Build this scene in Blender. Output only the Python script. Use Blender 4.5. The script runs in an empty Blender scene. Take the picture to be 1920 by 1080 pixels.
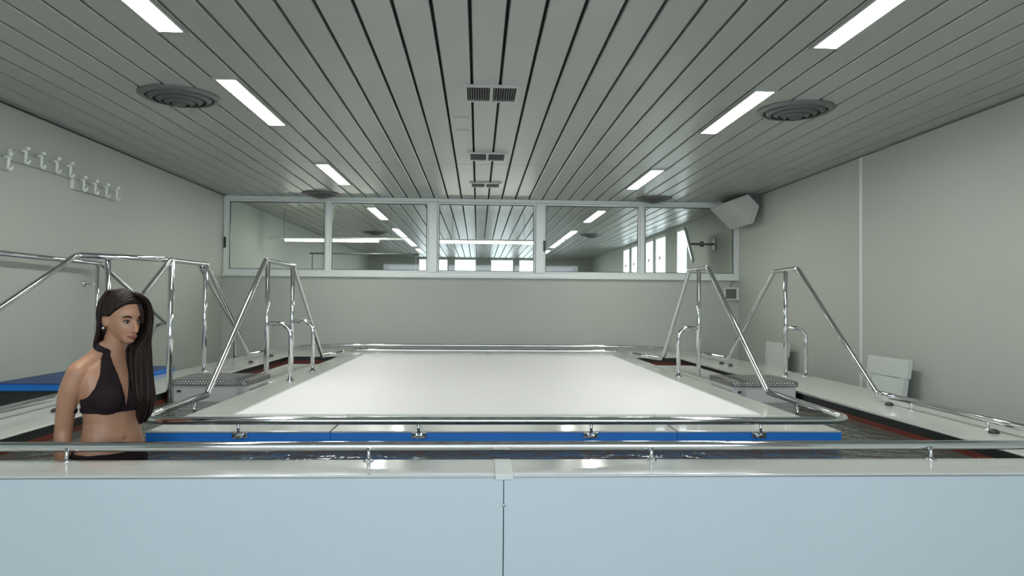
import bpy, bmesh, math, random
from mathutils import Vector, Matrix
random.seed(7)
scene = bpy.context.scene
COL = scene.collection
EYE = 1.35                      # camera height above the floor; pool data below is measured from it

# ------------------------------------------------------------------ camera
cam_d = bpy.data.cameras.new('camera'); cam = bpy.data.objects.new('camera', cam_d); COL.objects.link(cam)
cam_d.sensor_width = 36.0; cam_d.lens = 36.0*1350/1920; cam_d.clip_start = 0.05; cam_d.clip_end = 200
PSI, THE, RHO = 0.0472076, 0.0196354, 0.008
_f = Vector((math.sin(PSI)*math.cos(THE), math.cos(PSI)*math.cos(THE), math.sin(THE)))
_r = Vector((math.cos(PSI), -math.sin(PSI), 0)); _u = _r.cross(_f)
_r2 = _r*math.cos(RHO)+_u*math.sin(RHO); _u2 = _u*math.cos(RHO)-_r*math.sin(RHO)
m = Matrix((_r2, _u2, -_f)).transposed().to_4x4(); m.translation = (0, 0, EYE)
cam.matrix_world = m
scene.camera = cam

# ------------------------------------------------------------------ world, daylight, exposure
world = bpy.data.worlds.new('overcast_sky'); scene.world = world; world.use_nodes = True
bg = world.node_tree.nodes['Background']; bg.inputs[0].default_value = (0.80, 0.90, 1.0, 1); bg.inputs[1].default_value = 4.5
vs = scene.view_settings
vs.view_transform = 'Standard'; vs.look = 'None'; vs.gamma = 1.0; vs.use_curve_mapping = False; vs.exposure = 0.0
LAMP_E = 50.0
al = bpy.data.lights.new('daylight_behind_camera', 'AREA'); al.shape = 'RECTANGLE'; al.size = 6.0; al.size_y = 1.5
al.energy = 66; al.color = (0.80, 0.91, 1.0)
ao = bpy.data.objects.new('daylight_behind_camera', al); COL.objects.link(ao)
ao.location = (0.1, -2.05, 1.75); ao.rotation_euler = (math.radians(90), 0, 0)   # outside the window behind the camera, shining in (+Y)

# ------------------------------------------------------------------ materials
def mat(name, col, rough=0.5, metal=0.0, spec=0.5, var=0.0, vscale=3.0, bump=0.0, bscale=40.0, stretch=(1,1,1), emit=0.0, coat=0.0, sss=0.0):
    M = bpy.data.materials.new(name); M.use_nodes = True
    nt = M.node_tree; b = nt.nodes['Principled BSDF']
    b.inputs['Base Color'].default_value = (*col, 1); b.inputs['Roughness'].default_value = rough
    b.inputs['Metallic'].default_value = metal; b.inputs['Specular IOR Level'].default_value = spec
    b.inputs['Coat Weight'].default_value = coat
    if sss: b.inputs['Subsurface Weight'].default_value = sss; b.inputs['Subsurface Radius'].default_value = (0.012, 0.006, 0.003); b.inputs['Subsurface Scale'].default_value = 1.0
    if emit:
        b.inputs['Emission Color'].default_value = (*col, 1); b.inputs['Emission Strength'].default_value = emit
    if var or bump:
        tc = nt.nodes.new('ShaderNodeTexCoord'); mp = nt.nodes.new('ShaderNodeMapping'); mp.inputs['Scale'].default_value = stretch
        nt.links.new(tc.outputs['Object'], mp.inputs['Vector'])
    if var:
        n = nt.nodes.new('ShaderNodeTexNoise'); n.inputs['Scale'].default_value = vscale; n.inputs['Detail'].default_value = 4
        nt.links.new(mp.outputs['Vector'], n.inputs['Vector'])
        r = nt.nodes.new('ShaderNodeValToRGB')
        r.color_ramp.elements[0].position = .3; r.color_ramp.elements[1].position = .7
        r.color_ramp.elements[0].color = (*[max(0, c*(1-var)) for c in col], 1); r.color_ramp.elements[1].color = (*[min(1, c*(1+var)) for c in col], 1)
        nt.links.new(n.outputs['Fac'], r.inputs['Fac']); nt.links.new(r.outputs['Color'], b.inputs['Base Color'])
    if bump:
        n2 = nt.nodes.new('ShaderNodeTexNoise'); n2.inputs['Scale'].default_value = bscale; n2.inputs['Detail'].default_value = 3
        nt.links.new(mp.outputs['Vector'], n2.inputs['Vector'])
        bp = nt.nodes.new('ShaderNodeBump'); bp.inputs['Strength'].default_value = bump; bp.inputs['Distance'].default_value = .02
        nt.links.new(n2.outputs['Fac'], bp.inputs['Height']); nt.links.new(bp.outputs['Normal'], b.inputs['Normal'])
    return M
M = {}
M['wall'] = mat('wall_paint', (.44, .465, .42), .65, var=.02, vscale=.8)
M['slat'] = mat('ceiling_slat_enamel', (.40, .413, .388), .34, metal=.2, var=.03, vscale=1.2)
M['black'] = mat('black_void', (.008, .008, .008), .9)
M['floor'] = mat('floor_grey', (.30, .31, .30), .6, var=.08)
M['steel'] = mat('polished_steel', (.72, .73, .74), .09, metal=1.0)
M['gel'] = mat('white_gelcoat', (.52, .53, .50), .17, var=.02, vscale=2, coat=.3)
M['panel'] = mat('cool_white_panel', (.56, .635, .66), .45, var=.01)
M['sheet'] = mat('frosted_sheet', (.81, .81, .815), .5, var=.01)
M['blue'] = mat('blue_band', (.008, .18, .62), .4, var=.03)
M['mat'] = mat('blue_landing_mat', (.045, .085, .20), .7, var=.12, bump=.2, bscale=120)
M['red'] = mat('rust_red_trim', (.13, .018, .008), .45, var=.25, vscale=6)
M['liner'] = mat('dark_liner', (.018, .023, .021), .4, var=.2)
M['plate'] = mat('tread_plate', (.16, .16, .155), .45, metal=.4, var=.2, vscale=8, bump=.3, bscale=60)
M['alu'] = mat('window_aluminium', (.72, .77, .74), .35, metal=.1)
M['lamp'] = mat('lamp_diffuser', (1.0, .995, .945), .4, emit=LAMP_E)
M['tube'] = mat('lamp_tube', (1.0, 1.0, .96), .4, emit=18.0)
M['trim'] = mat('white_trim', (.70, .73, .70), .4)
M['grille'] = mat('grille_metal', (.10, .105, .10), .5, metal=.3)
M['vent'] = mat('diffuser_grey', (.10, .105, .10), .5, metal=.2)
M['rim'] = mat('diffuser_rim', (.14, .145, .14), .4, metal=.2)
M['plastic'] = mat('white_plastic', (.74, .77, .74), .4)
M['chair'] = mat('chair_plastic', (.56, .60, .565), .4)
M['duct'] = mat('duct_paint', (.50, .52, .48), .6, var=.03)
M['dark'] = mat('dark_plastic', (.03, .032, .03), .4)
M['boxgrey'] = mat('grey_cover', (.13, .14, .125), .4)
M['screen'] = mat('screen_glass', (.02, .022, .025), .1)
M['skin'] = mat('skin', (.43, .225, .135), .45, var=.06, vscale=14, sss=.12)
M['lip'] = mat('lips', (.31, .095, .075), .35)
M['hair'] = mat('dark_brown_hair', (.017, .0095, .007), .5, spec=.22, var=.45, vscale=30, stretch=(1, 1, .08), bump=.2, bscale=90)
M['bikini'] = mat('dark_brown_fabric', (.019, .013, .0145), .85, spec=.15, var=.1, bump=.15, bscale=300)
M['piping'] = mat('pale_piping', (.55, .45, .38), .7)
M['eyew'] = mat('eye_white', (.36, .32, .30), .2)
M['iris'] = mat('iris_dark', (.03, .02, .015), .1)

def mk_glass(name='window_glass', k=.55):
    G = bpy.data.materials.new(name); G.use_nodes = True; nt = G.node_tree; nt.nodes.clear()
    o = nt.nodes.new('ShaderNodeOutputMaterial'); mx = nt.nodes.new('ShaderNodeMixShader'); t = nt.nodes.new('ShaderNodeBsdfTransparent')
    g = nt.nodes.new('ShaderNodeBsdfGlossy'); lw = nt.nodes.new('ShaderNodeLayerWeight'); lw.inputs['Blend'].default_value = .5; pw = nt.nodes.new('ShaderNodeMath'); pw.operation = 'POWER'; pw.inputs[1].default_value = 5; fr = nt.nodes.new('ShaderNodeMath'); fr.operation = 'MULTIPLY_ADD'; fr.inputs[1].default_value = k; fr.inputs[2].default_value = .05*k
    nt.links.new(lw.outputs['Facing'], pw.inputs[0]); nt.links.new(pw.outputs[0], fr.inputs[0])
    t.inputs['Color'].default_value = (.93, .945, .925, 1); g.inputs['Roughness'].default_value = .02; g.inputs['Color'].default_value = (1, 1, 1, 1)
    nt.links.new(fr.outputs[0], mx.inputs[0]); nt.links.new(t.outputs[0], mx.inputs[1]); nt.links.new(g.outputs[0], mx.inputs[2]); nt.links.new(mx.outputs[0], o.inputs[0])
    return G
M['glass'] = mk_glass()
M['outglass'] = mk_glass('daylight_window_glass', .15)
def mk_water():
    W = bpy.data.materials.new('pool_water'); W.use_nodes = True; nt = W.node_tree; b = nt.nodes['Principled BSDF']
    b.inputs['Base Color'].default_value = (.10, .125, .11, 1); b.inputs['Roughness'].default_value = .04; b.inputs['IOR'].default_value = 1.33
    b.inputs['Transmission Weight'].default_value = .45
    tc = nt.nodes.new('ShaderNodeTexCoord')
    n = nt.nodes.new('ShaderNodeTexNoise'); n.inputs['Scale'].default_value = 9; n.inputs['Detail'].default_value = 3; n.inputs['Distortion'].default_value = .6
    bp = nt.nodes.new('ShaderNodeBump'); bp.inputs['Strength'].default_value = .45; bp.inputs['Distance'].default_value = .05
    nt.links.new(tc.outputs['Object'], n.inputs['Vector']); nt.links.new(n.outputs['Fac'], bp.inputs['Height']); nt.links.new(bp.outputs['Normal'], b.inputs['Normal'])
    return W
M['water'] = mk_water()

# ------------------------------------------------------------------ helpers (z arguments are measured from eye level)
def link(name, me, material=None, parent=None, smooth=False):
    o = bpy.data.objects.new(name, me); COL.objects.link(o)
    if material is not None and len(me.materials) == 0: me.materials.append(M[material] if isinstance(material, str) else material)
    if parent is not None: o.parent = parent
    if smooth:
        me.polygons.foreach_set('use_smooth', [True]*len(me.polygons))
    return o
def to_mesh(bm, name):
    bmesh.ops.recalc_face_normals(bm, faces=bm.faces)
    me = bpy.data.meshes.new(name); bm.to_mesh(me); bm.free(); return me
def V(x, y, z): return Vector((x, y, z+EYE))
def addbox(bm, x0, x1, y0, y1, z0, z1, raw=False):
    e = 0 if raw else EYE
    vs_ = [bm.verts.new((x, y, z+e)) for z in (z0, z1) for y in (y0, y1) for x in (x0, x1)]
    fs = []
    for q in ((0,1,3,2), (4,5,7,6), (0,1,5,4), (2,3,7,6), (0,2,6,4), (1,3,7,5)): fs.append(bm.faces.new([vs_[i] for i in q]))
    return vs_, fs
def box(name, material, x0, x1, y0, y1, z0, z1, parent=None, bev=0.0, raw=False, segs=2):
    bm = bmesh.new(); addbox(bm, x0, x1, y0, y1, z0, z1, raw)
    if bev: bmesh.ops.bevel(bm, geom=list(bm.edges), offset=bev, segments=segs, affect='EDGES', profile=.5)
    return link(name, to_mesh(bm, name), material, parent, smooth=False)
def boxes(name, material, lst, parent=None, bev=0.0):
    bm = bmesh.new()
    for b in lst:
        b2 = bmesh.new(); addbox(b2, *b)
        if bev: bmesh.ops.bevel(b2, geom=list(b2.edges), offset=bev, segments=2, affect='EDGES')
        t = bpy.data.meshes.new('t'); b2.to_mesh(t); b2.free(); bm.from_mesh(t); bpy.data.meshes.remove(t)
    return link(name, to_mesh(bm, name), material, parent)
def fillet(pts, rads, n=6):
    P = [Vector(p) for p in pts]; out = [P[0]]
    for i in range(1, len(P)-1):
        r = rads[i] if isinstance(rads, (list, tuple)) else rads
        a = P[i-1]-P[i]; b = P[i+1]-P[i]; la, lb = a.length, b.length; a.normalize(); b.normalize()
        ang = a.angle(b)
        if r <= 0 or ang > 3.1: out.append(P[i]); continue
        t = min(r/math.tan(ang/2), la*.48, lb*.48); rr = t*math.tan(ang/2)
        bis = (a+b).normalized(); c = P[i]+bis*(rr/math.sin(ang/2))
        s = P[i]+a*t-c; e = P[i]+b*t-c
        om = s.angle(e)
        for k in range(n+1):
            f = k/n; out.append(c+(s*math.sin((1-f)*om)+e*math.sin(f*om))/math.sin(om))
    out.append(P[-1]); return out
def addtube(bm, pts, r, sides=14, cap=True, closed=False):
    P = [Vector(p) for p in pts]; n = len(P); rr = r if isinstance(r, (list, tuple)) else [r]*n
    tang = []
    for i in range(n):
        if closed: t = P[(i+1) % n]-P[i-1]
        else: t = (P[min(i+1, n-1)]-P[max(i-1, 0)])
        tang.append(t.normalized())
    up = Vector((0, 0, 1)) if abs(tang[0].z) < .9 else Vector((1, 0, 0))
    nrm = (up-tang[0]*up.dot(tang[0])).normalized(); rings = []
    for i in range(n):
        nrm = (nrm-tang[i]*nrm.dot(tang[i])).normalized(); bi = tang[i].cross(nrm)
        rings.append([bm.verts.new(P[i]+(nrm*math.cos(a)+bi*math.sin(a))*rr[i]) for a in (2*math.pi*k/sides for k in range(sides))])
    for i in range(n if closed else n-1):
        A, B = rings[i], rings[(i+1) % n]
        for k in range(sides): 
            f = bm.faces.new((A[k], A[(k+1) % sides], B[(k+1) % sides], B[k])); f.smooth = True
    if cap and not closed:
        bm.faces.new(rings[0][::-1]); bm.faces.new(rings[-1])
def tube(name, material, pts, r, parent=None, rad=0.0, sides=14, raw=False, n=6):
    P = [Vector(p) if raw else V(*p) for p in pts]
    if rad: P = fillet(P, rad, n)
    bm = bmesh.new(); addtube(bm, P, r, sides)
    return link(name, to_mesh(bm, name), material, parent)
def addlathe(bm, prof, c, sides=32, axis='Z', cap=True):
    rings = []
    for (r, z) in prof:
        ring = []
        for k in range(sides):
            a = 2*math.pi*k/sides
            if axis == 'Z': p = (c[0]+r*math.cos(a), c[1]+r*math.sin(a), c[2]+z)
            elif axis == 'Y': p = (c[0]+r*math.cos(a), c[1]+z, c[2]+r*math.sin(a))
            else: p = (c[0]+z, c[1]+r*math.cos(a), c[2]+r*math.sin(a))
            ring.append(bm.verts.new(p))
        rings.append(ring)
    for A, B in zip(rings, rings[1:]):
        for k in range(sides):
            f = bm.faces.new((A[k], A[(k+1) % sides], B[(k+1) % sides], B[k])); f.smooth = True
    if cap: bm.faces.new(rings[0][::-1]); bm.faces.new(rings[-1])
def lathe(name, material, prof, c, parent=None, sides=32, axis='Z', cap=True):
    bm = bmesh.new(); addlathe(bm, prof, V(*c), sides, axis, cap)
    return link(name, to_mesh(bm, name), material, parent)
def prism(name, material, poly, y0, y1, parent=None, axis='Y'):
    """poly of (x,z) extruded along Y, or (x,y) along Z, or (y,z) along X"""
    bm = bmesh.new(); A = []; B = []
    for p in poly:
        if axis == 'Y': A.append(bm.verts.new(V(p[0], y0, p[1]))); B.append(bm.verts.new(V(p[0], y1, p[1])))
        elif axis == 'Z': A.append(bm.verts.new(V(p[0], p[1], y0))); B.append(bm.verts.new(V(p[0], p[1], y1)))
        else: A.append(bm.verts.new(V(y0, p[0], p[1]))); B.append(bm.verts.new(V(y1, p[0], p[1])))
    bm.faces.new(A); bm.faces.new(B[::-1]); n = len(A)
    for i in range(n): bm.faces.new((A[i], A[(i+1) % n], B[(i+1) % n], B[i]))
    return link(name, to_mesh(bm, name), material, parent)
def tag(o, label, cat, group=None, kind=None):
    o['label'] = label; o['category'] = cat
    if group: o['group'] = group
    if kind: o['kind'] = kind
    return o
def empty(name, loc, label, cat, group=None):
    o = bpy.data.objects.new(name, None); COL.objects.link(o); o.location = loc; o.empty_display_size = .1
    tag(o, label, cat, group); return o
def adopt(root):
    """children were built in world space: keep them there"""
    bpy.context.view_layer.update()
    inv = Matrix.Translation(-root.location)
    for c in root.children: c.matrix_parent_inverse = inv
def struct(o, label=None):
    o['kind'] = 'structure'
    if label: o['label'] = label
    return o

# ------------------------------------------------------------------ room shell
XL, XR, YB, YF, YE = -3.72, 3.93, 10.75, -1.75, 25.0
CEIL = 1.53; FLOOR = -1.35; HX = 0.10
# floor with the pit of the pool cut out
boxesf = [(XL, -2.9, YF, YE, FLOOR-.6, FLOOR), (3.1, XR, YF, YE, FLOOR-.6, FLOOR), (-2.9, 3.1, YF, 2.98, FLOOR-.6, FLOOR), (-2.9, 3.1, 10.69, YE, FLOOR-.6, FLOOR), (-2.9, 3.1, 2.98, 10.69, FLOOR-.6, FLOOR-.36)]
struct(boxes('floor', 'floor', boxesf), 'grey floor of the pool room')
struct(box('wall_left', 'wall', XL-.15, XL, YF-.15, YE, FLOOR-.05, CEIL+.12), 'pale grey-green painted wall with coat hooks')
# right wall, with the tall window openings of the far room
wins = [(13.39, 14.13), (14.94, 15.84), (16.02, 16.78), (17.63, 18.36), (18.58, 19.40)]
WZ0, WZ1 = -.45, 1.47
ys = [YF-.15]; lst = []
for a, b in wins:
    lst.append((XR, XR+.04, ys[-1], a, FLOOR-.05, CEIL+.12)); lst.append((XR, XR+.04, a, b, FLOOR-.05, WZ0)); lst.append((XR, XR+.04, a, b, WZ1, CEIL+.12)); ys.append(b)
lst.append((XR, XR+.04, ys[-1], YE, FLOOR-.05, CEIL+.12))
struct(boxes('wall_right', 'wall', lst), 'pale grey-green painted wall on the right')
struct(box('wall_back', 'wall', XL, XR, YB-.05, YB+.08, FLOOR, .37), 'low painted wall under the interior window')
# far end wall with window openings
fw = [(-2.06, -1.69), (-1.41, -1.04), (-.83, -.07), (.43, 1.23), (1.41, 1.98)]
lst = []; px = XL-.15
for a, b in fw:
    lst += [(px, a, YE, YE+.15, FLOOR, CEIL+.12), (a, b, YE, YE+.15, FLOOR, -.4), (a, b, YE, YE+.15, 1.5, CEIL+.12)]; px = b
lst.append((px, XR+.15, YE, YE+.15, FLOOR, CEIL+.12))
struct(boxes('wall_far', 'wall', lst), 'distant end wall of the neighbouring hall')
# wall behind the camera with one wide window
struct(boxes('wall_front', 'wall', [(XL-.15, -3.1, YF-.15, YF, FLOOR, CEIL+.12), (3.3, XR+.15, YF-.15, YF, FLOOR, CEIL+.12), (-3.1, 3.3, YF-.15, YF, FLOOR, -.45), (-3.1, 3.3, YF-.15, YF, 1.25, CEIL+.12)]), 'wall behind the viewer with a wide window')
bmw = [(-3.1, -3.04, YF-.1, YF-.04, -.45, 1.25), (3.24, 3.3, YF-.1, YF-.04, -.45, 1.25), (-3.04, 3.24, YF-.1, YF-.04, -.45, -.39), (-3.04, 3.24, YF-.1, YF-.04, 1.19, 1.25), (-.99, -.95, YF-.1, YF-.04, -.39, 1.19), (1.13, 1.17, YF-.1, YF-.04, -.39, 1.19)]
struct(boxes('window_2', 'alu', bmw), 'wide aluminium window behind the viewer')

# ceiling: black backing with every slat a part
ceil = struct(box('ceiling', 'black', XL-.15, XR+.15, YF-.15, YE+.15, CEIL+.035, CEIL+.12), 'grey metal slat ceiling with black gaps')
def slat_mesh(L):
    bm = bmesh.new(); w = .0906; t = .012; e = .006
    prof = [(-w, .03), (-w, e), (-w+e, 0), (w-e, 0), (w, e), (w, .03), (w-.002, .03), (w-.002, e+.001), (w-e, .002), (-w+e, .002), (-w+.002, e+.001), (-w+.002, .03)]
    A = [bm.verts.new((x, 0, z)) for x, z in prof]; B = [bm.verts.new((x, L, z)) for x, z in prof]; n = len(prof)
    for i in range(n): bm.faces.new((A[i], A[(i+1) % n], B[(i+1) % n], B[i]))
    bm.faces.new(A); bm.faces.new(B[::-1])
    me = to_mesh(bm, 'ceiling_slat'); me.materials.append(M['slat']); return me
rows = [(YF, 7.983), (7.993, YB-.03), (YB+.03, YE)]
sm = [slat_mesh(b-a) for a, b in rows]
for (a, b), me in zip(rows, sm):
    for k in range(-18, 19):
        o = bpy.data.objects.new('ceiling_slat', me); COL.objects.link(o); o.parent = ceil; o.location = (.044+.2*k, a, CEIL+EYE)
for x0, x1 in ((XL, -3.66), (3.745, XR)):
    for a, b in rows: box('ceiling_edge_strip', 'slat', x0, x1, a, b, CEIL, CEIL+.03, ceil)
for y, dx in ((4.82+1.16, -.10), (6.42, -.09)):   # two dents that catch the light
    bm = bmesh.new(); addlathe(bm, [(.004, -.006), (.03, -.0055), (.045, -.003), (.055, .001)], (0, 0, 0), 20)
    o = link('slat_dent', to_mesh(bm, 'slat_dent'), 'slat', ceil); o.location = (-.15+.0, y, CEIL+EYE); o.scale = (1.2, .9, 1)

# trims
struct(box('trim_1', 'trim', XR-.006, XR, 7.19, 7.235, FLOOR, CEIL), 'thin white vertical joint strip on the right wall')
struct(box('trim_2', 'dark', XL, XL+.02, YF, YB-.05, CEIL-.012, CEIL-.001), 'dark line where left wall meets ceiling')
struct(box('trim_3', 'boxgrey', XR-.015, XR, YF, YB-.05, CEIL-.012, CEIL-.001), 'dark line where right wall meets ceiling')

# interior window on the back wall
win = bpy.data.objects.new('window_1', None); COL.objects.link(win); win.location = (HX, YB, EYE+.37); struct(win, 'long aluminium window strip into the next hall')
a0, a1 = YB-.07, YB+.03
def wbox(n, x0, x1, z0, z1, y0=a0, y1=a1, m_='alu', bev=.004): return box(n, m_, x0, x1, y0, y1, z0, z1, win, bev)
wbox('outer_frame', XL, XR, .37, .43); wbox('outer_frame', XL, XR, 1.475, CEIL-.001); wbox('outer_frame', XL, -3.67, .43, 1.475); wbox('outer_frame', 3.885, XR, .43, 1.475)
wbox('window_sill', XL, XR, .35, .372, YB-.10, a1)
for x in (-.675, .915): wbox('mullion', x-.062, x+.062, .43, 1.475, a0-.012)
for x in (-2.215, 2.45): wbox('mullion', x-.026, x+.026, .43, 1.475)
cells = [(-3.67, -2.241), (-2.189, -.737), (-.613, .853), (.977, 2.424), (2.476, 3.885)]
for x0, x1 in cells:
    s = .028
    boxes('sash', 'alu', [(x0, x1, YB-.03, YB+.005, .43, .43+s), (x0, x1, YB-.03, YB+.005, 1.475-s, 1.475), (x0, x0+s, YB-.03, YB+.005, .43+s, 1.475-s), (x1-s, x1, YB-.03, YB+.005, .43+s, 1.475-s)], win, .003)
    g = .007; boxes('gasket', 'dark', [(x0+s, x1-s, YB-.034, YB-.008, .43+s, .43+s+g), (x0+s, x1-s, YB-.034, YB-.008, 1.475-s-g*1.4, 1.475-s), (x0+s, x0+s+g, YB-.034, YB-.008, .43+s+g, 1.475-s-g*1.4), (x1-s-g, x1-s, YB-.034, YB-.008, .43+s+g, 1.475-s-g*1.4)], win)
    box('pane', 'glass', x0+s+g, x1-s-g, YB-.015, YB-.011, .43+s+g, 1.475-s-g*1.4, win)
for x in (-3.69, .98): box('latch', 'dark', x-.016, x+.016, a0-.022, a0-.006, .76, .92, win, .004)
adopt(win)

# windows of the far room
for i, (a, b) in enumerate(wins):
    w = bpy.data.objects.new('window_%d' % (i+3), None); COL.objects.link(w); w.location = (XR, (a+b)/2, EYE+WZ0)
    struct(w, ['bright tall hall window nearest the monitor', 'bright tall hall window, second from the monitor', 'bright tall hall window, third from the monitor', 'bright tall hall window, fourth from the monitor', 'bright tall hall window farthest from the monitor'][i])
    boxes('window_frame', 'trim', [(XR+.005, XR+.035, a, a+.05, WZ0, WZ1), (XR+.005, XR+.035, b-.05, b, WZ0, WZ1), (XR+.005, XR+.035, a+.05, b-.05, WZ0, WZ0+.06), (XR+.005, XR+.035, a+.05, b-.05, WZ1-.06, WZ1)], w)
    box('pane', 'outglass', XR+.022, XR+.026, a+.05, b-.05, WZ0+.06, WZ1-.06, w)
    if i: box('window_handle', 'boxgrey', XR-.02, XR+.005, (a+b)/2-.03, (a+b)/2+.03, .95, 1.02, w)
    adopt(w)
for i, (a, b) in enumerate(fw):
    w = bpy.data.objects.new('window_%d' % (i+8), None); COL.objects.link(w); w.location = ((a+b)/2, YE, EYE-.4)
    struct(w, ['first', 'second', 'third', 'fourth', 'fifth'][i]+' bright window from the left in the far end wall')
    boxes('window_frame', 'trim', [(a, a+.03, YE+.02, YE+.08, -.4, 1.5), (b-.03, b, YE+.02, YE+.08, -.4, 1.5), (a+.03, b-.03, YE+.02, YE+.08, -.4, -.35), (a+.03, b-.03, YE+.02, YE+.08, 1.45, 1.5)], w)
    box('pane', 'outglass', a+.03, b-.03, YE+.045, YE+.05, -.35, 1.45, w)
    adopt(w)

# ------------------------------------------------------------------ the pool tank
CO = -.70; TH = .014; WL = -.79
OXL, OXR, IXL, IXR = -2.95, 3.28, -2.38, 2.58      # outer edges and inner edges of the outer coping
SXL, SXR = -1.755, 2.025                           # island
Y0, Y1, YI, YS, YC, YO = 2.94, 3.22, 3.92, 4.46, 9.25, 10.68
pool = empty('pool_tank', (HX, Y0, 0), 'white walking pool tank with raised centre deck and cool white front panels', 'pool')
B = .005
for x0, x1 in ((OXL, .108), (.112, OXR)): box('front_coping', 'gel', x0, x1, Y0-.008, Y1, CO-TH, CO, pool, B, segs=4)
box('side_coping', 'gel', OXL, IXL, Y1, YC, CO-TH, CO, pool, .006)
box('side_coping', 'gel', IXR, OXR, Y1, YC, CO-TH, CO, pool, .006)
box('back_coping', 'gel', OXL, SXL, YC, YO, CO-TH, CO, pool, .006)
box('back_coping', 'gel', SXR, OXR, YC, YO, CO-TH, CO, pool, .006)
box('back_coping', 'gel', SXL, SXR, 9.55, YO, CO-TH, CO, pool, .006)
box('coping_joint_cover', 'trim', .075, .150, Y0-.020, Y1-.02, CO-.020, CO+.006, pool, .003)
lathe('screw', 'steel', [(.008, 0), (.008, -.004), (.003, -.006)], (.113, Y0, CO-.125), pool, 12, 'Y')
for x0, x1 in ((OXL, .110), (.1125, OXR)): box('front_panel', 'panel', x0, x1, Y0, Y0+.03, FLOOR, CO-TH, pool, .002)
box('side_panel', 'panel', OXL, OXL+.03, Y0+.03, YO, FLOOR, CO-TH, pool); box('side_panel', 'panel', OXR-.03, OXR, Y0+.03, YO, FLOOR, CO-TH, pool)
BOT = -1.65
boxes('basin_wall', 'liner', [(IXL-.06, IXL-.02, Y1-.02, YC+.06, BOT, CO-TH), (IXR+.02, IXR+.06, Y1-.02, YC+.06, BOT, CO-TH), (IXL-.02, IXR+.02, Y1-.06, Y1-.02, BOT, CO-TH), (IXL-.02, SXL, YC+.02, YC+.06, BOT, CO-TH), (SXR, IXR+.02, YC+.02, YC+.06, BOT, CO-TH)], pool)
box('basin_floor', 'liner', IXL-.02, IXR+.02, Y1-.02, YC+.02, BOT-.04, BOT, pool)
# rust-red trim along the waterline
R0, R1 = -.800, -.764
for q in ([(IXL-.02, IXL-.006, Y1, YC, R0, R1), (IXR+.006, IXR+.02, Y1, YC, R0, R1), (IXL, SXL, YC+.005, YC+.02, R0, R1), (SXR, IXR, YC+.005, YC+.02, R0, R1)]): box('waterline_trim', 'red', *q, pool)
# island
boxes('island_wall', 'liner', [(SXL+.03, SXR-.03, YI+.03, YI+.07, BOT, -.76), (SXL+.03, SXL+.07, YI+.07, YC, BOT, CO-TH), (SXR-.07, SXR-.03, YI+.07, YC, BOT, CO-TH)], pool)
for q in ([(SXL+.015, SXR-.015, YI+.014, YI+.03, R0, -.762), (SXL+.014, SXL+.03, YI+.03, YC, R0, R1), (SXR-.03, SXR-.014, YI+.03, YC, R0, R1)]): box('waterline_trim', 'red', *q, pool)
jx = [SXL, -.785, 1.10, SXR]
for a, b in zip(jx, jx[1:]):
    box('island_front_coping', 'gel', a+.004, b-.004, YI, YS, CO-.010, CO, pool, .004)
for a, b in zip(jx, jx[1:]):
    box('blue_front_band', 'blue', a+(.0005), b-.0005, YI+.002, YI+.03, CO-.058, CO-.0101, pool, .002)
box('island_side_coping', 'gel', SXL, -1.47, YS, 9.55, CO-TH, CO, pool, .006); box('island_side_coping', 'gel', 1.78, SXR, YS, 9.55, CO-TH, CO, pool, .006)
box('deck_sheet', 'sheet', -1.468, 1.778, YS+.002, 9.548, CO-.03, CO+.004, pool, .003)
boxes('deck_edge_bead', 'trim', [(-1.474, -1.464, YS, 9.55, CO, CO+.008), (1.774, 1.784, YS, 9.55, CO, CO+.008), (-1.474, 1.784, YS-.004, YS+.006, CO, CO+.008), (-1.474, 1.784, 9.546, 9.556, CO, CO+.008)], pool)
for x, y in ((2.88, 4.92), (2.845, 3.85), (2.85, 8.3), (2.853, 8.02), (-2.60, 4.594), (-2.53, 8.2), (-2.56, 9.1)):
    lathe('fixing_cap', 'dark', [(.028, 0), (.028, .010), (.018, .020), (.004, .024)], (x, y, CO), pool, 16)
adopt(pool)
# water: a U-shaped channel
wp = [(IXL-.005, Y1), (IXR+.005, Y1), (IXR+.005, YC+.004), (SXR-.014, YC+.004), (SXR-.014, YI+.014), (SXL+.014, YI+.014), (SXL+.014, YC+.004), (IXL-.005, YC+.004)]
wat = prism('pool_water', 'water', wp, WL-.02, WL, None, 'Z')
tag(wat, 'dark rippled water in the channel around the centre deck', 'water', kind='stuff')

# bridging steps across both side channels
def bridge(label, x0, x1, lx0, lx1):
    b = empty('step_bridge', ((x0+x1)/2, 5.95, EYE-.9), label, 'step')
    box('tread_plate', 'plate', x0, x1, 5.68, 6.22, -.663, -.62, b, .004)
    bm = bmesh.new(); n = int((x1-x0-.04)/.022)
    for i in range(n):
        for j in range(2):
            c = V(x0+.02+.022*i+.011*j, 5.68, -.634-.016*j)
            addlathe(bm, [(.0055, 0), (.0045, -.003), (.001, -.004)], c, 6, 'Y')
    s = link('grip_studs', to_mesh(bm, 'grip_studs'), 'alu', b); s['kind'] = 'stuff'
    box('riser', 'gel', x0+.012, x1-.012, 5.70, 6.20, -.90, -.664, b, .004)
    box('ledge', 'gel', lx0, lx1, 6.205, 8.05, -.90, CO, b, .006)
    box('riser_bolt', 'dark', x0+.06, x0+.09, 5.692, 5.70, -.715, -.70, b)
    adopt(b)
bridge('dark studded step bridging the channel behind the woman', IXL+.003, SXL-.003, -2.10, SXL-.003)
bridge('dark studded step bridging the right-hand channel', SXR+.003, IXR-.003, SXR+.003, 2.43)

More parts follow.
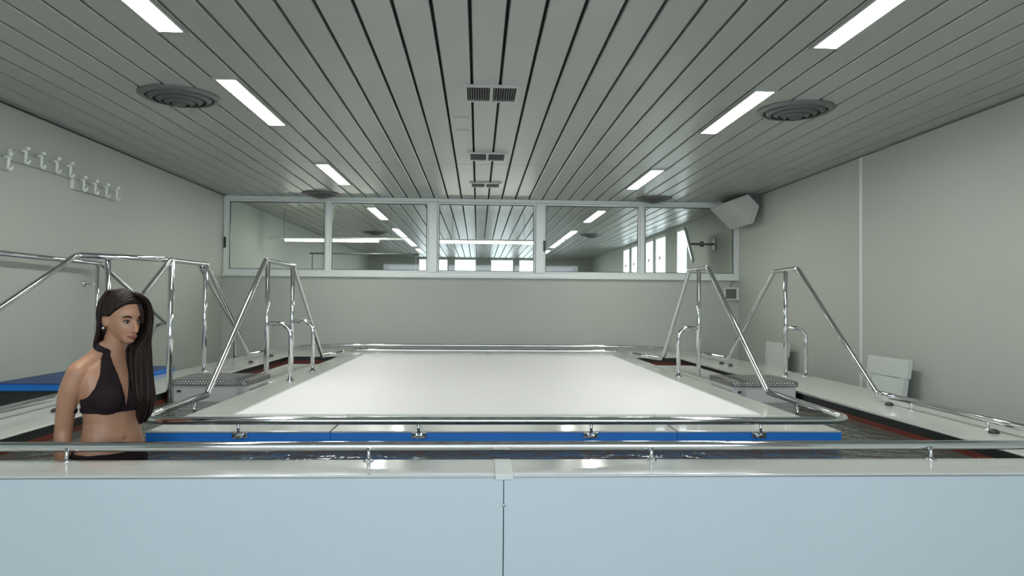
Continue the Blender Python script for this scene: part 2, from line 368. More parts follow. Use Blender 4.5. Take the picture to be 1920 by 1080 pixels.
# ------------------------------------------------------------------ handrails
RR = .0212; LZ = -.64
def flange(root, x, y, z=CO): lathe('base_flange', 'steel', [(.045, 0), (.045, .004), (.026, .008), (.024, .012)], (x, y, z), root, 20)
def hoop(root, x, y, xe, ztop, zbase=CO):
    s = 1 if xe > x else -1
    tube('support_hoop', 'steel', [(x, y, ztop), (xe, y, ztop), (xe, y, zbase+.002)], RR*.95, root, .14, n=8); flange(root, xe, y, zbase)
def rod(root, x, y, z0=CO, z1=LZ): 
    tube('stanchion', 'steel', [(x, y, z0), (x, y, z1)], .0085, root, sides=10); lathe('base_flange', 'steel', [(.024, 0), (.024, .004), (.012, .007)], (x, y, z0), root, 14)
def rail(root, name, pts, rads, n=8): 
    P = fillet([V(*p) for p in pts], rads, n); bm = bmesh.new(); addtube(bm, P, RR, 16)
    return link(name, to_mesh(bm, name), 'steel', root)

inner = empty('handrail', (HX, YI, EYE+LZ), 'polished steel handrail loop around the white centre deck', 'handrail')
rail(inner, 'low_rail', [(-1.82, 4.96, LZ), (-1.80, 3.89, LZ), (2.08, 3.89, LZ), (2.12, 5.17, LZ)], [0, .16, .16, 0], 10)
rail(inner, 'raised_rail', [(2.115, 4.9, LZ), (2.12, 5.17, LZ), (2.122, 6.56, .335), (2.122, 7.14, .335), (2.10, 8.10, LZ), (2.08, 8.35, LZ)], [0, .05, .06, .06, .05, 0])
rail(inner, 'low_rail', [(2.10, 8.12, LZ), (1.86, 9.52, LZ), (-1.60, 9.52, LZ), (-1.79, 8.42, LZ)], [0, .22, .22, 0], 10)
rail(inner, 'raised_rail', [(-1.782, 8.7, LZ), (-1.79, 8.42, LZ), (-1.832, 7.26, .345), (-1.835, 6.31, .345), (-1.82, 4.96, LZ), (-1.818, 4.7, LZ)], [0, .05, .06, .06, .05, 0])
for x, y in ((-1.833, 6.37), (-1.831, 7.21)): 
    tube('post', 'steel', [(x, y, CO-.02), (x, y, .337)], RR, inner); hoop(inner, x, y, x+.205, -.205)
tube('post', 'steel', [(2.121, 6.83, CO-.0), (2.121, 6.83, .327)], RR, inner); hoop(inner, 2.121, 6.83, 1.926, -.235)
for x in (-1.26, -.311, .62, 1.554):
    tube('stanchion', 'steel', [(x, 3.89, -.722), (x, 3.89, LZ)], .0085, inner, sides=10)
    br = box('wall_bracket', 'steel', x-.040, x+.040, YI-.012, YI+.002, -.738, -.706, inner, .004)
    box('bracket_arm', 'steel', x-.016, x+.016, 3.876, YI-.010, -.734, -.716, br, .003)
    for s in (-.028, .028): lathe('screw', 'dark', [(.006, 0), (.006, -.003), (.002, -.004)], (x+s, YI-.012, -.722), br, 10, 'Y')
for x, y in ((-1.81, 4.72), (2.09, 4.62)): rod(inner, x, y, -.78)
for x in (-1.0, .13, 1.3): rod(inner, x, 9.58)
adopt(inner)
for o in inner.children:
    pass

outer = empty('handrail', (HX, 3.21, EYE+LZ), 'polished steel handrail running around the outer rim of the pool', 'handrail')
N1 = (-2.365, 5.65, .302); N2 = (-2.66, 7.19, .345)
rail(outer, 'low_rail', [(-2.74, 4.92, LZ), (-2.70, 3.205, LZ), (2.88, 3.225, LZ), (2.905, 5.12, LZ)], [0, .4, .42, 0], 14)
rail(outer, 'raised_rail', [(2.90, 4.9, LZ), (2.905, 5.12, LZ), (2.985, 6.60, .335), (3.0, 7.16, .33), (2.935, 8.34, LZ), (2.93, 8.6, LZ)], [0, .05, .06, .06, .05, 0])
rail(outer, 'low_rail', [(2.935, 8.34, LZ), (2.80, 10.57, LZ), (-2.60, 10.57, LZ), (-2.67, 8.59, LZ)], [0, 1.1, 1.1, 0], 16)
rail(outer, 'raised_rail', [(-2.668, 8.8, LZ), (-2.67, 8.59, LZ), N2, N1, (-2.74, 4.92, LZ), (-2.735, 4.7, LZ)], [0, .05, .06, .06, .05, 0])
tube('post', 'steel', [(-2.36, 5.66, -.86), (-2.36, 5.66, .295)], RR*1.05, outer)
tube('post', 'steel', [(-2.648, 7.13, CO), (-2.648, 7.13, .338)], RR, outer); flange(outer, -2.648, 7.13)
tube('post', 'steel', [(2.99, 6.87, CO), (2.99, 6.87, .327)], RR, outer); flange(outer, 2.99, 6.87); hoop(outer, 2.99, 6.87, 3.19, -.23)
for x in (-1.756, -.471, .779, 2.06): rod(outer, x, 3.19)
for x, y in ((2.888, 4.67), (2.885, 3.95), (-2.715, 4.1)): rod(outer, x, y)
for x in (-1.6, 0.1, 1.8): rod(outer, x, 10.57)
adopt(outer)

# ------------------------------------------------------------------ blue landing and stairs by the left wall
land = empty('landing_platform', (-3.34, 6.45, 0), 'low platform with a blue mat top against the left wall', 'platform')
box('mat_top', 'mat', XL+.012, -2.965, 5.72, 7.22, -.662, -.652, land, .002)
box('blue_edge', 'blue', XL+.012, -2.965, 5.725, 7.215, -.715, -.662, land, .004)
box('shade_box', 'dark', XL+.03, -2.985, 5.76, 7.19, FLOOR+.12, -.715, land)  # dark-coloured box standing in for the shade beneath the landing
for x in (-3.66, -3.02):
    for y in (5.80, 7.14): box('leg', 'dark', x-.025, x+.025, y-.025, y+.025, FLOOR, FLOOR+.12, land)
adopt(land)
st = empty('stairs', (-3.34, 7.9, 0), 'short dark stairs leading down behind the blue platform', 'stairs')
for i in range(3): 
    y = 7.23+.36*i; z = -.83-.16*i
    box('tread', 'dark', XL+.05, -3.0, y, y+.34, z-.04, z, st, .004)
for x in (XL+.03, -2.985):
    prism('stringer', 'dark', [(7.23, -.85), (8.31, -1.18), (8.31, FLOOR), (7.23, FLOOR)], x-.012, x+.012, st, 'X')
adopt(st)
wr = empty('stair_handrail', (-3.6, 7.0, EYE-.65), 'steel handrail with sloping end mounted along the left wall', 'handrail')
rail(wr, 'rail', [(-3.62, 3.9, .345), (-3.60, 7.05, .335), (-3.60, 8.50, -.275), (-3.715, 8.56, -.30)], [0, .06, .05, 0])
tube('post', 'steel', [(-3.60, 6.99, -.652), (-3.60, 6.99, .33)], .016, wr); flange(wr, -3.60, 6.99, -.652)
tube('wall_bracket', 'steel', [(-3.60, 6.99, .14), (XL, 6.99, .14)], .007, wr, sides=8); lathe('bracket_disc', 'steel', [(.03, 0), (.03, .008), (.012, .012)], (XL, 6.99, .14), wr, 16, 'X')
adopt(wr)
er = empty('stair_handrail', (-3.05, 4.2, 0), 'steel handrail sloping up from the left edge to the entry post', 'handrail')
rail(er, 'rail', [(-3.05, 4.0, FLOOR), (-3.05, 4.0, -.405), (-3.05, 5.62, .333), (-2.38, 5.66, .306)], [0, .08, .06, 0])
tube('post', 'steel', [(-2.83, 5.645, CO), (-2.83, 5.645, .315)], RR, er); flange(er, -2.83, 5.645)
adopt(er)
dr = empty('stair_handrail', (-2.99, 9.1, 0), 'steel handrail sloping down behind the landing beside the pool rim', 'handrail')
rail(dr, 'rail', [(-2.615, 6.95, .335), (-2.74, 7.25, .315), (-2.97, 8.98, -.33), (-2.985, 9.05, FLOOR)], [0, .05, .06, 0])
adopt(dr)

# ------------------------------------------------------------------ ceiling lamps, vents
def lamp(x, y0, y1, label, tubes=1, group='recessed ceiling lamps'):
    L = empty('ceiling_lamp', (x, (y0+y1)/2, CEIL+EYE), label, 'lamp', group)
    z1 = CEIL-.0005; z0 = CEIL-.010; w = .088; e = .067
    boxes('lamp_frame', 'slat', [(x-w, x-e, y0-.025, y1+.025, z0, z1), (x+e, x+w, y0-.025, y1+.025, z0, z1), (x-e, x+e, y0-.025, y0, z0, z1), (x-e, x+e, y1, y1+.025, z0, z1)], L)
    if tubes == 1: box('diffuser', 'lamp', x-e+.002, x+e-.002, y0+.002, y1-.002, z0+.002, z1, L)
    else:
        for s in (-1, 1): box('diffuser', 'lamp', x+s*.034-.026, x+s*.034+.026, y0+.002, y1-.002, z0+.002, z1, L)
    adopt(L)
LXl, LXr = -1.756, 2.044
for x, side in ((LXl, 'left'), (LXr, 'right')):
    lamp(x, 2.85, 4.15, 'white strip lamp cut off by the top edge, %s row' % side)
    lamp(x, 5.04, 6.32, 'white strip lamp beside the %s round ceiling vent' % side)
    lamp(x, 8.13, 9.50, 'white strip lamp nearest the interior window, %s row' % side)
    for i, (a, b) in enumerate(((11.85, 13.5), (15.4, 17.1), (18.6, 19.9), (21.0, 22.4))):
        lamp(x, a, b, '%s strip lamp beyond the glass, %s row of the far hall' % (['nearest', 'second', 'third', 'farthest'][i], side), 2, 'strip lamps of the far hall')

def round_vent(x, y, R, label, group):
    v = empty('round_vent', (x, y, CEIL+EYE), label, 'vent', group)
    lathe('rim', 'rim', [(R, -.001), (R, -.008), (R-.03, -.024), (R-.05, -.024), (R-.05, -.001), (R, -.001)], (x, y, CEIL), v, 40, cap=False)
    lathe('backing_disc', 'black', [(R-.05, -.003), (R-.05, -.001)], (x, y, CEIL), v, 40)
    for i, (r, z) in enumerate(((.225, -.012), (.170, -.026), (.115, -.040))):
        r *= R/.29
        lathe('cone_ring', 'vent', [(r, z), (r+.004, z-.006), (r-.040, z-.030), (r-.044, z-.027), (r, z)], (x, y, CEIL), v, 40, cap=False)
    lathe('centre_cap', 'vent', [(.062, -.050), (.064, -.056), (.045, -.070), (.01, -.074)], (x, y, CEIL), v, 32)
    lathe('stem', 'vent', [(.012, -.055), (.012, -.001)], (x, y, CEIL), v, 12)
    adopt(v)
round_vent(-2.25, 5.49, .29, 'dark round ceiling vent on the left above the coat hooks', 'round ceiling vents')
round_vent(2.48, 5.52, .29, 'dark round ceiling vent beside the right-hand lamp', 'round ceiling vents')
round_vent(-2.25, 10.35, .26, 'round ceiling vent touching the top of the interior window, left', 'round ceiling vents')
round_vent(2.55, 10.35, .26, 'round ceiling vent touching the top of the interior window, right', 'round ceiling vents')
round_vent(-2.29, 16.05, .28, 'round ceiling vent seen through the glass, left side', 'round ceiling vents')
round_vent(2.55, 16.05, .28, 'round ceiling vent seen through the glass, right side', 'round ceiling vents')

def grille(x, y0, y1, label):
    g = empty('ceiling_grille', (x, (y0+y1)/2, CEIL+EYE), label, 'vent', 'rectangular ceiling grilles')
    w = .205; z1 = CEIL-.0005; z0 = CEIL-.016; e = .028
    boxes('grille_frame', 'slat', [(x-w, x+w, y0, y0+e, z0, z1), (x-w, x+w, y1-e, y1, z0, z1), (x-w, x-w+e, y0+e, y1-e, z0, z1), (x+w-e, x+w, y0+e, y1-e, z0, z1), (x-.012, x+.012, y0+e, y1-e, z0, z1)], g)
    box('backing', 'black', x-w+e, x+w-e, y0+e, y1-e, z1-.002, z1, g)
    bm = bmesh.new(); addbox(bm, -.0035, .0035, y0+e, y1-e, -.013, -.003, True); me = to_mesh(bm, 'louvre'); me.materials.append(M['grille'])
    for s in (-1, 1):
        for i in range(9):
            o = bpy.data.objects.new('louvre', me); COL.objects.link(o); o.parent = g; o.location = (x+s*(.024+.0175*i), 0, z1+EYE)
    adopt(g)
grille(.085, 5.04, 5.44, 'large dark ceiling grille with two louvred halves, nearest of three')
grille(.085, 7.33, 7.72, 'middle dark ceiling grille of the three in a row')
grille(.085, 9.19, 9.52, 'dark ceiling grille closest to the interior window')

# pendant strip lights in the next hall
def pendant(x0, x1, t0, t1, label):
    p = empty('pendant_lamp', ((x0+x1)/2, 12.5, EYE+1.05), label, 'lamp', 'pendant strip lamps')
    box('housing', 'trim', x0, x1, 12.47, 12.53, 1.055, 1.085, p, .004)
    tube('tube', 'tube', [(t0, 12.5, 1.035), (t1, 12.5, 1.035)], .022, p)
    for x in (x0+.25, x1-.25): tube('wire', 'dark', [(x, 12.5, 1.085), (x, 12.5, CEIL)], .003, p, sides=6)
    adopt(p)
pendant(-3.58, -1.26, -3.31, -1.72, 'long horizontal strip light hanging behind the left panes')
pendant(-.70, 1.04, -.66, 1.0, 'horizontal strip light hanging behind the centre pane')
bar = tube('barre_rail', 'boxgrey', [(-3.10, 13.4, .87), (-1.1, 13.4, .87)], .018)
root = empty('wall_barre', (-2.1, 13.4, 0), 'thin dark horizontal bar behind the left panes', 'bar'); bar.parent = root
for x in (-3.05, -1.15): tube('bar_post', 'boxgrey', [(x, 13.4, FLOOR), (x, 13.4, .87)], .012, root, sides=8)
adopt(root)

# monitor on a wall arm beyond the glass
mo = empty('wall_monitor', (XR, 11.8, EYE+1.0), 'thin tilted monitor on a wall arm beyond the glass', 'monitor')
bm = bmesh.new(); addbox(bm, -.018, .018, -.42, .42, -.28, .28, True); bmesh.ops.bevel(bm, geom=list(bm.edges), offset=.006, segments=2, affect='EDGES')
R_ = Matrix.Rotation(math.radians(-16.3), 4, 'Z') @ Matrix.Rotation(math.radians(-14), 4, 'Y')
sc = link('screen_case', to_mesh(bm, 'screen_case'), 'boxgrey', mo)
sc.data.transform(Matrix.Translation(V(3.50, 11.8, .965)) @ R_)
bm = bmesh.new(); addbox(bm, -.0205, -.0185, -.39, .39, -.25, .25, True); s2 = link('display', to_mesh(bm, 'display'), 'screen', sc); s2.data.transform(Matrix.Translation(V(3.50, 11.8, .965)) @ R_)
tube('arm', 'boxgrey', [(3.52, 11.8, .99), (3.72, 11.82, .99), (XR, 11.8, .99)], .02, mo, sides=10)
lathe('arm_joint', 'boxgrey', [(.034, -.045), (.034, .045)], (3.72, 11.82, .99), mo, 14)
box('wall_plate', 'boxgrey', XR-.02, XR, 11.72, 11.88, .89, 1.09, mo, .004)
adopt(mo)

# boxed duct in the ceiling corner
cd = empty('corner_duct', (3.66, 10.2, EYE+CEIL), 'grey boxed duct with slanted face in the upper right corner', 'duct')
Q = [(3.452, 1.418), (3.697, 1.510), (3.852, 1.345), (3.772, 1.114)]
prism('duct_body', 'duct', Q, 9.7, 10.60, cd); prism('end_cap', 'duct', [(x*.96+3.7*.04, z*.96+1.34*.04) for x, z in Q], 9.692, 9.7, cd)
prism('fixing_strap', 'boxgrey', [(3.69, 1.5), (3.70, 1.53), (3.93, 1.53), (3.93, 1.36), (3.87, 1.40)], 9.85, 9.90, cd)
adopt(cd)

# small covered box and cable under the window
jb = empty('junction_box', (3.81, YB-.05, EYE+.15), 'small grey box with a cable below the window corner', 'box')
box('box_body', 'trim', 3.70, 3.925, YB-.10, YB-.052, .055, .245, jb, .006); box('cover', 'boxgrey', 3.715, 3.88, YB-.106, YB-.098, .075, .225, jb, .004)
tube('cable', 'boxgrey', [(3.80, YB-.07, .24), (3.79, YB-.08, .28), (3.82, YB-.085, .32), (3.87, YB-.09, .345)], .006, jb, .03, sides=8)
adopt(jb)

# coat racks on the left wall
def rack(y0, y1, z0, z1, hooks, label):
    r = empty('coat_rack', (XL, (y0+y1)/2, EYE+z0), label, 'coat rack', 'coat racks on the left wall')
    box('board', 'wall', XL, XL+.016, y0, y1, z0, z1, r, .003)
    box('end_block', 'plastic', XL+.001, XL+.028, y0-.004, y0+.014, z0, z1, r, .003)
    for y in hooks:
        h = tube('hook', 'plastic', [(XL+.016, y, z1+.005), (XL+.055, y, z1+.018), (XL+.052, y, z0+.012), (XL+.070, y, z0-.004), (XL+.085, y, z0+.03)], .0115, r, .014, sides=8)
        lathe('hook_knob', 'plastic', [(.004, -.018), (.015, -.010), (.017, 0), (.015, .010), (.004, .018)], (XL+.07, y, z1+.035), h, 12)
        lathe('screw_cap', 'dark', [(.012, 0), (.010, .006), (.003, .008)], (XL+.075, y, z0+.022), h, 10, 'X')
    adopt(r)
rack(5.84, 6.715, 1.09, 1.18, (5.99, 6.20, 6.42, 6.63), 'white four-hook coat rack, middle one on the left wall')
rack(6.72, 7.50, 1.0, 1.09, (6.85, 7.055, 7.26, 7.46), 'white four-hook coat rack farthest along the left wall')
rack(5.02, 5.838, 1.0, 1.09, (5.14, 5.36, 5.57, 5.775), 'white coat rack cut off by the left edge')

# white plastic chairs along the right wall
def chair(y, label):
    c = empty('plastic_chair', (3.60, y, 0), label, 'chair', 'white plastic chairs by the right wall')
    f = FLOOR; w = .30
    def part(nm, bl, bev=.008): return boxes(nm, 'chair', bl, c, bev)
    part('seat', [(3.36, 3.78, y-w+.05, y+w-.05, f+.40, f+.43)])
    prism('backrest_panel', 'chair', [(3.755, f+.43), (3.775, f+.43), (3.815, f+.70), (3.795, f+.70)], y-w+.06, y+w-.06, c)
    prism('top_rail', 'chair', [(3.785, f+.70), (3.82, f+.70), (3.84, f+.865), (3.80, f+.865)], y-w-.03, y+w+.03, c)
    for s in (-1, 1):
        yy = y+s*(w-.03)
        prism('back_post', 'chair', [(3.745, f+.42), (3.79, f+.42), (3.83, f+.72), (3.785, f+.72)], yy-.025, yy+.025, c)
        prism('front_leg', 'chair', [(3.37, f), (3.41, f), (3.43, f+.41), (3.38, f+.41)], yy-.025, yy+.025, c)
        prism('back_leg', 'chair', [(3.83, f), (3.87, f), (3.79, f+.42), (3.745, f+.42)], yy-.025, yy+.025, c)
    adopt(c)
chair(6.52, 'white plastic chair by the right wall, nearest the viewer')
chair(9.00, 'white plastic chair by the right wall, farther from the viewer')

# ------------------------------------------------------------------ the woman standing in the front channel
def person():
    TH_ = math.radians(60); base = Vector((-1.752, 3.56, -.30))
    W = Matrix.Translation(base) @ Matrix.Rotation(TH_, 4, 'Z')      # local: facing -Y, feet at z=0
    HC = Vector((0, -.058, 1.567)); HM = Matrix.Translation(HC) @ Matrix.Rotation(math.radians(7), 4, 'X') @ Matrix.Diagonal((1, 1.05, 1, 1))
    root = empty('person', base, 'woman in a dark brown halter bikini standing in the pool', 'person')
    bm = bmesh.new()
    def loft(rings, n=28):
        R = []
        for (z, a, b, cx, cy, p) in rings:
            ring = []
            for k in range(n):
                t = 2*math.pi*k/n; c, s = math.cos(t), math.sin(t)
                ring.append(bm.verts.new((cx+a*math.copysign(abs(c)**p, c), cy+b*math.copysign(abs(s)**p, s), z)))
            R.append(ring)
        for A, B_ in zip(R, R[1:]):
            for k in range(n): bm.faces.new((A[k], A[(k+1) % n], B_[(k+1) % n], B_[k]))
        bm.faces.new(R[0][::-1]); bm.faces.new(R[-1])
    def ell(c, r, mtx=None, sub=3):
        t = bmesh.ops.create_icosphere(bm, subdivisions=sub, radius=1.0)['verts']
        for v in t:
            p = Vector((v.co.x*r[0], v.co.y*r[1], v.co.z*r[2]))
            if mtx: p = mtx @ p
            v.co = p+Vector(c)
    def limb(pts, rr, sides=16):
        P = [Vector(p) for p in pts]; Q = []; q = []
        for i in range(len(P)-1):       # Catmull-Rom smoothing
            p0, p1, p2, p3 = P[max(i-1, 0)], P[i], P[i+1], P[min(i+2, len(P)-1)]
            for k in range(5):
                t = k/5; Q.append(.5*((2*p1)+(p2-p0)*t+(2*p0-5*p1+4*p2-p3)*t*t+(3*p1-p0-3*p2+p3)*t**3)); q.append(rr[i]*(1-t)+rr[i+1]*t)
        Q.append(P[-1]); q.append(rr[-1]); addtube(bm, Q, q, sides)
        ell(Q[0], (q[0],)*3); ell(Q[-1], (q[-1],)*3)
    # torso, neck
    loft([(.76, .150, .098, 0, .012, .9), (.82, .172, .114, 0, .014, .92), (.87, .176, .118, 0, .014, .92), (.92, .166, .111, 0, .008, .94), (.97, .148, .102, 0, 0, .95), (1.02, .134, .096, 0, -.004, .96), (1.07, .130, .094, 0, -.004, .95),
          (1.12, .136, .097, 0, -.002, .92), (1.18, .148, .100, 0, 0, .9), (1.24, .156, .096, 0, .004, .9), (1.29, .158, .084, 0, .008, .92), (1.325, .146, .070, 0, .012, .95), (1.352, .112, .060, 0, .013, 1), (1.375, .076, .056, 0, .010, 1), (1.40, .058, .055, 0, .004, 1), (1.45, .050, .052, 0, -.014, 1), (1.50, .049, .052, 0, -.028, 1), (1.54, .047, .05, 0, -.034, 1)])
    for s in (-1, 1):
        ell((s*.072, -.072, 1.178), (.064, .062, .066))
        ell((s*.070, .075, .86), (.085, .075, .09))
        limb([(s*.040, .010, 1.415), (s*.085, .022, 1.362), (s*.140, .030, 1.318)], [.036, .040, .046])      # shoulder slope
        # legs
        limb([(s*.085, .012, .82), (s*.088, 0, .62), (s*.085, -.012, .46), (s*.084, .012, .32), (s*.082, .022, .10), (s*.082, .020, .05)], [.092, .076, .055, .052, .034, .036])
        limb([(s*.082, .035, .035), (s*.086, -.06, .035), (s*.09, -.15, .022)], [.036, .036, .026])
    def arm(s, back):
        S = Vector((s*.150, .028, 1.305)); E_ = Vector((s*.176, .030+back, 1.045)); Wr = Vector((s*.188, .025+back*.75, .815))
        mid = (S+E_)/2+Vector((s*.012, .006, 0)); fm = E_*.62+Wr*.38+Vector((s*.004, -.004, 0))
        limb([S, S*.7+E_*.3+Vector((s*.012, .004, 0)), mid, E_, fm, Wr], [.050, .050, .044, .038, .037, .0255])
        d = (Wr-E_).normalized(); f = Vector((0, -1, 0)); f = (f-d*f.dot(d)).normalized(); side = d.cross(f)
        pm = Wr+d*.055
        limb([Wr, Wr+d*.03+f*.004, pm+d*.02], [.024, .028, .026])
        ell(pm, (.016, .036, .042))
        for i, (o, L) in enumerate(((-.030, .070), (-.010, .080), (.010, .076), (.029, .060))):   # index in front
            b0 = pm+d*.030-f*o; curl = side*(-s*.012)
            limb([b0, b0+d*L*.45+curl*.3, b0+d*L*.78+curl, b0+d*L+curl*1.9], [.0088, .0085, .008, .007], 8)
        t0 = pm+f*.026-d*.030; limb([t0, t0+f*.022+d*.022, t0+f*.026+d*.052], [.011, .010, .008], 8)
    arm(-1, .060); arm(1, .085)
    # head
    start = len(bm.verts)
    t = bmesh.ops.create_icosphere(bm, subdivisions=5, radius=1.0)['verts']
    g = lambda d, s: math.exp(-d*d/(2*s*s))
    for v in t:
        x, y, z = v.co
        X, Y, Z = x*.073, y*.096, z*.119
        if Z < 0:
            k = (-z)
            X *= 1-.30*k**1.6
            if y > 0: Y *= 1-.55*k**1.2
            else: Y = Y*(1+.55*k*k)
        if y < 0:
            Y += -.011*g(Z+.105, .018)*g(X, .022)                 # chin
            Y += .010*g(Z+.012, .016)*(g(X-.032, .016)+g(X+.032, .016))   # eye sockets
            Y += -.004*g(Z-.014, .010)*g(abs(X)-.028, .022)       # brow ridge
            Y += -.005*g(Z+.045, .02)*g(abs(X)-.042, .014)        # cheek bones
            Y += -.003*g(Z+.082, .016)*g(X, .022)                 # mouth mound
        v.co = HM @ Vector((X, Y, Z))
    def hl(pts, rr, sides=10): limb([HM @ Vector(p) for p in pts], rr, sides)
    hl([(0, -.088, .004), (0, -.100, -.022), (0, -.112, -.048), (0, -.110, -.058)], [.0065, .0080, .0098, .0080])          # nose
    for s in (-1, 1):
        ell(HM @ Vector((s*.010, -.101, -.057)), (.0070, .010, .0065))
        ell(HM @ Vector((s*.073, .012, -.022)), (.009, .020, .031), Matrix.Rotation(math.radians(-12), 3, 'X'))
    ell(HM @ Vector((0, -.0930, -.0785)), (.025, .009, .0042)); ell(HM @ Vector((0, -.0915, -.0880)), (.022, .009, .0048)); ell(HM @ Vector((0, -.066, -.102)), (.026, .027, .0185)); ell(HM @ Vector((0, -.060, -.088)), (.034, .031, .024))
    me = bpy.data.meshes.new('body'); bmesh.ops.recalc_face_normals(bm, faces=bm.faces); bm.to_mesh(me); bm.free()
    tmp = bpy.data.objects.new('body_tmp', me); COL.objects.link(tmp)
    md = tmp.modifiers.new('r', 'REMESH'); md.mode = 'VOXEL'; md.voxel_size = .0042; md.use_smooth_shade = True
    m2 = tmp.modifiers.new('s', 'SMOOTH'); m2.factor = .5; m2.iterations = 6
    dg = bpy.context.evaluated_depsgraph_get(); bme = bpy.data.meshes.new_from_object(tmp.evaluated_get(dg)); bme.name = 'body'
    bpy.data.objects.remove(tmp)
    bme.materials.clear(); bme.materials.append(M['skin']); bme.materials.append(M['lip'])
    HI = HM.inverted()
    for p in bme.polygons:
        c = HI @ p.center
        if c.y < -.078 and abs(c.x) < .028 and abs(c.z+.083) < .0095*(1-(abs(c.x)/.029)**2): p.material_index = 1
        p.use_smooth = True
    for v in bme.vertices:
        if v.co.y < -.06:
            d2 = (v.co.x/.006)**2+((v.co.z-.985)/.009)**2
            if d2 < 9: v.co.y += .010*math.exp(-d2/2)
    # clothing: shells lifted off the body
    def shell(name, test, lift, material):
        b = bmesh.new(); b.from_mesh(bme); b.faces.ensure_lookup_table()
        b.normal_update()
        kill = [f for f in b.faces if not test(f.calc_center_median(), f.normal)]
        bmesh.ops.delete(b, geom=kill, context='FACES')
        for _ in range(6):
            for v in b.verts:
                if v.is_boundary:
                    nb = [e.other_vert(v).co for e in v.link_edges if e.is_boundary]
                    if len(nb) == 2: v.co = v.co*.5+(nb[0]+nb[1])*.25
        b.normal_update()
        for v in b.verts: v.co += v.normal*lift
        for f in b.faces: f.material_index = 0; f.smooth = True
        r = bmesh.ops.solidify(b, geom=list(b.faces), thickness=lift*.8)
        b.transform(W); m_ = bpy.data.meshes.new(name); b.to_mesh(m_); b.free()
        return link(name, m_, material, root)
    def inpoly(x, z, poly):
        ins = False; n = len(poly)
        for i in range(n):
            (x0, z0), (x1, z1) = poly[i], poly[(i+1) % n]
            if (z0 > z) != (z1 > z) and x < (x1-x0)*(z-z0)/(z1-z0)+x0: ins = not ins
        return ins
    cup = [(.004, 1.122), (.003, 1.150), (.030, 1.30), (.042, 1.405), (.060, 1.405), (.100, 1.30), (.140, 1.20), (.165, 1.150), (.170, 1.122)]
    def top(c, n):
        ax = abs(c.x)
        if 1.118 < c.z < 1.136 and ax < .165 and abs(c.y) < .13: return True
        if c.y < .01 and inpoly(ax, c.z, cup): return True
        if abs(c.z-1.405-(c.y+.025)*.6) < .0115 and ax < .11 and c.y > -.045 and (ax > .038 or c.y > .01): return True
        return False
    shell('bikini_top', top, .006, 'bikini')
    def bottom(c, n):
        if c.z > .928 or c.z < .74 or abs(c.x) > .19: return False
        if c.z > .900: return True
        return c.z > .875-(.5 if abs(c.x) < .03 else 1)*0+abs(c.x)*.62-.10
    shell('bikini_bottom', bottom, .006, 'bikini')
    bme.transform(W)
    body = link('body', bme, None, root)
    # eyes, brows, earrings
    def sph(name, material, c, r, parent, sub=3):
        b = bmesh.new(); bmesh.ops.create_icosphere(b, subdivisions=sub, radius=1)
        for v in b.verts: v.co = W @ (HM @ (Vector((v.co.x*r[0], v.co.y*r[1], v.co.z*r[2]))+Vector(c)))
        for f in b.faces: f.smooth = True
        m_ = bpy.data.meshes.new(name); b.to_mesh(m_); b.free(); return link(name, m_, material, parent)
    for s in (-1, 1):
        e = sph('eye', 'eyew', (s*.032, -.0768, -.014), (.0135, .0110, .0068), root)
        sph('iris', 'iris', (s*.032+.002, -.0850, -.0155), (.0072, .0046, .0066), e)
        b = bmesh.new(); addtube(b, [W @ (HM @ Vector(p)) for p in ((s*.0475, -.0755, -.0125), (s*.042, -.0840, -.0085), (s*.033, -.0885, -.0060), (s*.022, -.0880, -.0095), (s*.018, -.0850, -.0135))], [.0016, .0034, .0036, .0028, .0014], 8); link('upper_lid', to_mesh(b, 'upper_lid'), 'iris', e)
        b = bmesh.new(); addtube(b, [W @ (HM @ Vector(p)) for p in ((s*.052, -.0770, .006), (s*.042, -.0880, .0125), (s*.030, -.0935, .0125), (s*.016, -.0940, .0085))], [.0014, .0040, .0044, .0030], 8); link('eyebrow', to_mesh(b, 'eyebrow'), 'hair', root)
        sph('earring', 'steel', (s*.083, .004, -.055), (.0065, .0065, .0065), root)
    # hair: a fitted cap plus long locks swept over the far shoulder
    b = bmesh.new(); bmesh.ops.create_icosphere(b, subdivisions=6, radius=1)
    def scalp(n, off):
        x, y, z = n; X, Y, Z = x*(.075+off), y*(.098+off), z*(.121+off)
        if Z < 0 and y > 0: Y *= 1-.30*(-z)**1.2
        return Vector((X, Y, Z))
    def hairy(n):
        p = scalp(n, .012)
        if p.x > .03 and p.y < .03: line = -.03 if p.x > .05 else .055-(p.x-.03)*4
        else:
            y = p.y
            line = .078 if y < -.085 else .078+(y+.085)*-1.15 if y < -.02 else .003-(y+.02)*.15 if y < .034 else -.13
        return p.z > line
    bmesh.ops.delete(b, geom=[f for f in b.faces if not hairy(f.calc_center_median().normalized())], context='FACES')
    for _ in range(8):
        for v in b.verts:
            if v.is_boundary:
                nb = [e.other_vert(v).co for e in v.link_edges if e.is_boundary]
                if len(nb) == 2: v.co = v.co*.5+(nb[0]+nb[1])*.25
    for v in b.verts:
        n = v.co.normalized(); wv = .0016*math.sin(60*n.y+9*n.z)
        v.co = scalp(n, .012+wv)
        if v.is_boundary: v.co = scalp(n, .001)
    bmesh.ops.solidify(b, geom=list(b.faces), thickness=.006)
    for f in b.faces: f.smooth = True
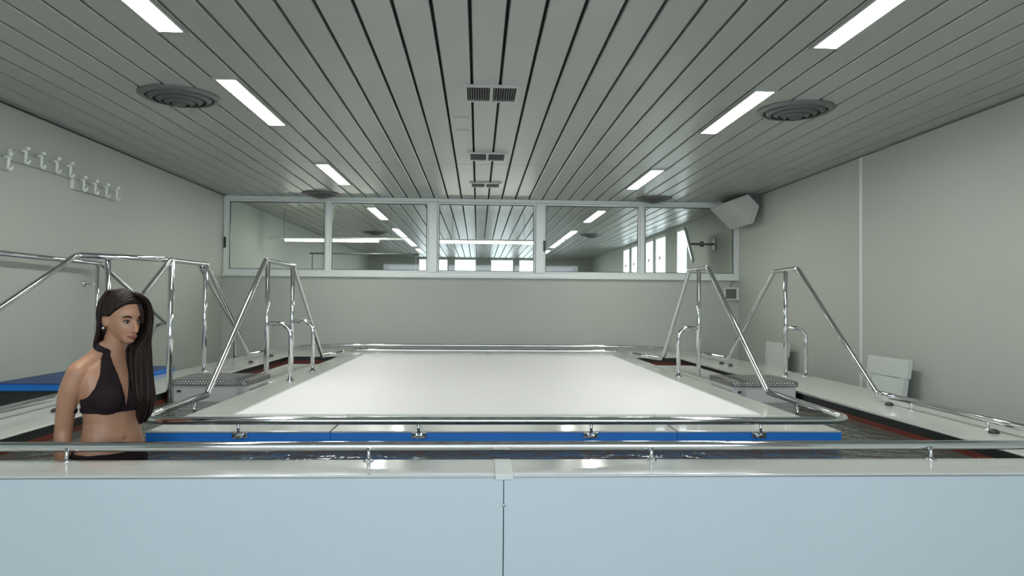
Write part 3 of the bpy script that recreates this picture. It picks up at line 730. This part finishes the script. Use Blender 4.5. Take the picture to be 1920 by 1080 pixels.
    b.transform(W @ HM); m_ = bpy.data.meshes.new('hair'); b.to_mesh(m_); b.free()
    hair = link('hair', m_, 'hair', root)
    b = bmesh.new(); rnd = random.Random(3)
    def lock(pts, r0, r1):
        P = [Vector(p) for p in pts]; Q = []
        for i in range(len(P)-1):
            p0, p1, p2, p3 = P[max(i-1, 0)], P[i], P[i+1], P[min(i+2, len(P)-1)]
            for k in range(4):
                t = k/4; Q.append(.5*((2*p1)+(p2-p0)*t+(2*p0-5*p1+4*p2-p3)*t*t+(3*p1-p0-3*p2+p3)*t**3))
        Q.append(P[-1]); n = len(Q)
        rr = [r0*(.75+.25*min(1, i/4))*(1-(i/(n-1))**5*.6) if i < n-1 else r1 for i in range(n)]
        addtube(b, [W @ q for q in Q], rr, 7)
    H = lambda x, y, z: HM @ Vector((x, y, z))
    for i in range(110):
        u = rnd.random(); w = rnd.random(); j = lambda s: rnd.uniform(-s, s)
        y0 = -.095+.13*u
        xr = .080+.014*w
        lock([H(.012+j(.01), y0*.85+j(.005), .118+j(.004)), H(.055, y0-.004, .088+j(.005)), H(xr, y0*.95-.006, .02), H(xr, y0*.9-.012, -.07),
              Vector((.030+.085*w, -.060-.070*(1-u)-.010, 1.40)), Vector((.020+.105*w, -.095-.050*(1-u)+j(.006), 1.28)), Vector((.020+.095*w, -.140-.022*(1-u)+j(.006), 1.18)), Vector((.035+.07*w, -.128-.024*(1-u)+j(.008), 1.115+j(.03))), Vector((.045+.04*w, -.116-.022*(1-u)+j(.008), 1.085+j(.035)))], .0085, .002)
    for i in range(60):       # behind the neck
        u = i/59; a = math.radians(22+108*u); j = lambda s: rnd.uniform(-s, s)
        x = -.085*math.cos(a); y = .02+.085*math.sin(a)
        lock([H(x*.55, .03+y*.45, .118), H(x, y, .03+j(.01)), H(x*.92, y*.92, -.06), Vector((x*.80+j(.006), y*.62+.004, 1.43)), Vector((x*.62+j(.01), y*.45+.030, 1.385+j(.02)))], .010, .003)
    link('long_locks', to_mesh(b, 'long_locks'), 'hair', hair)
    adopt(root)
person()
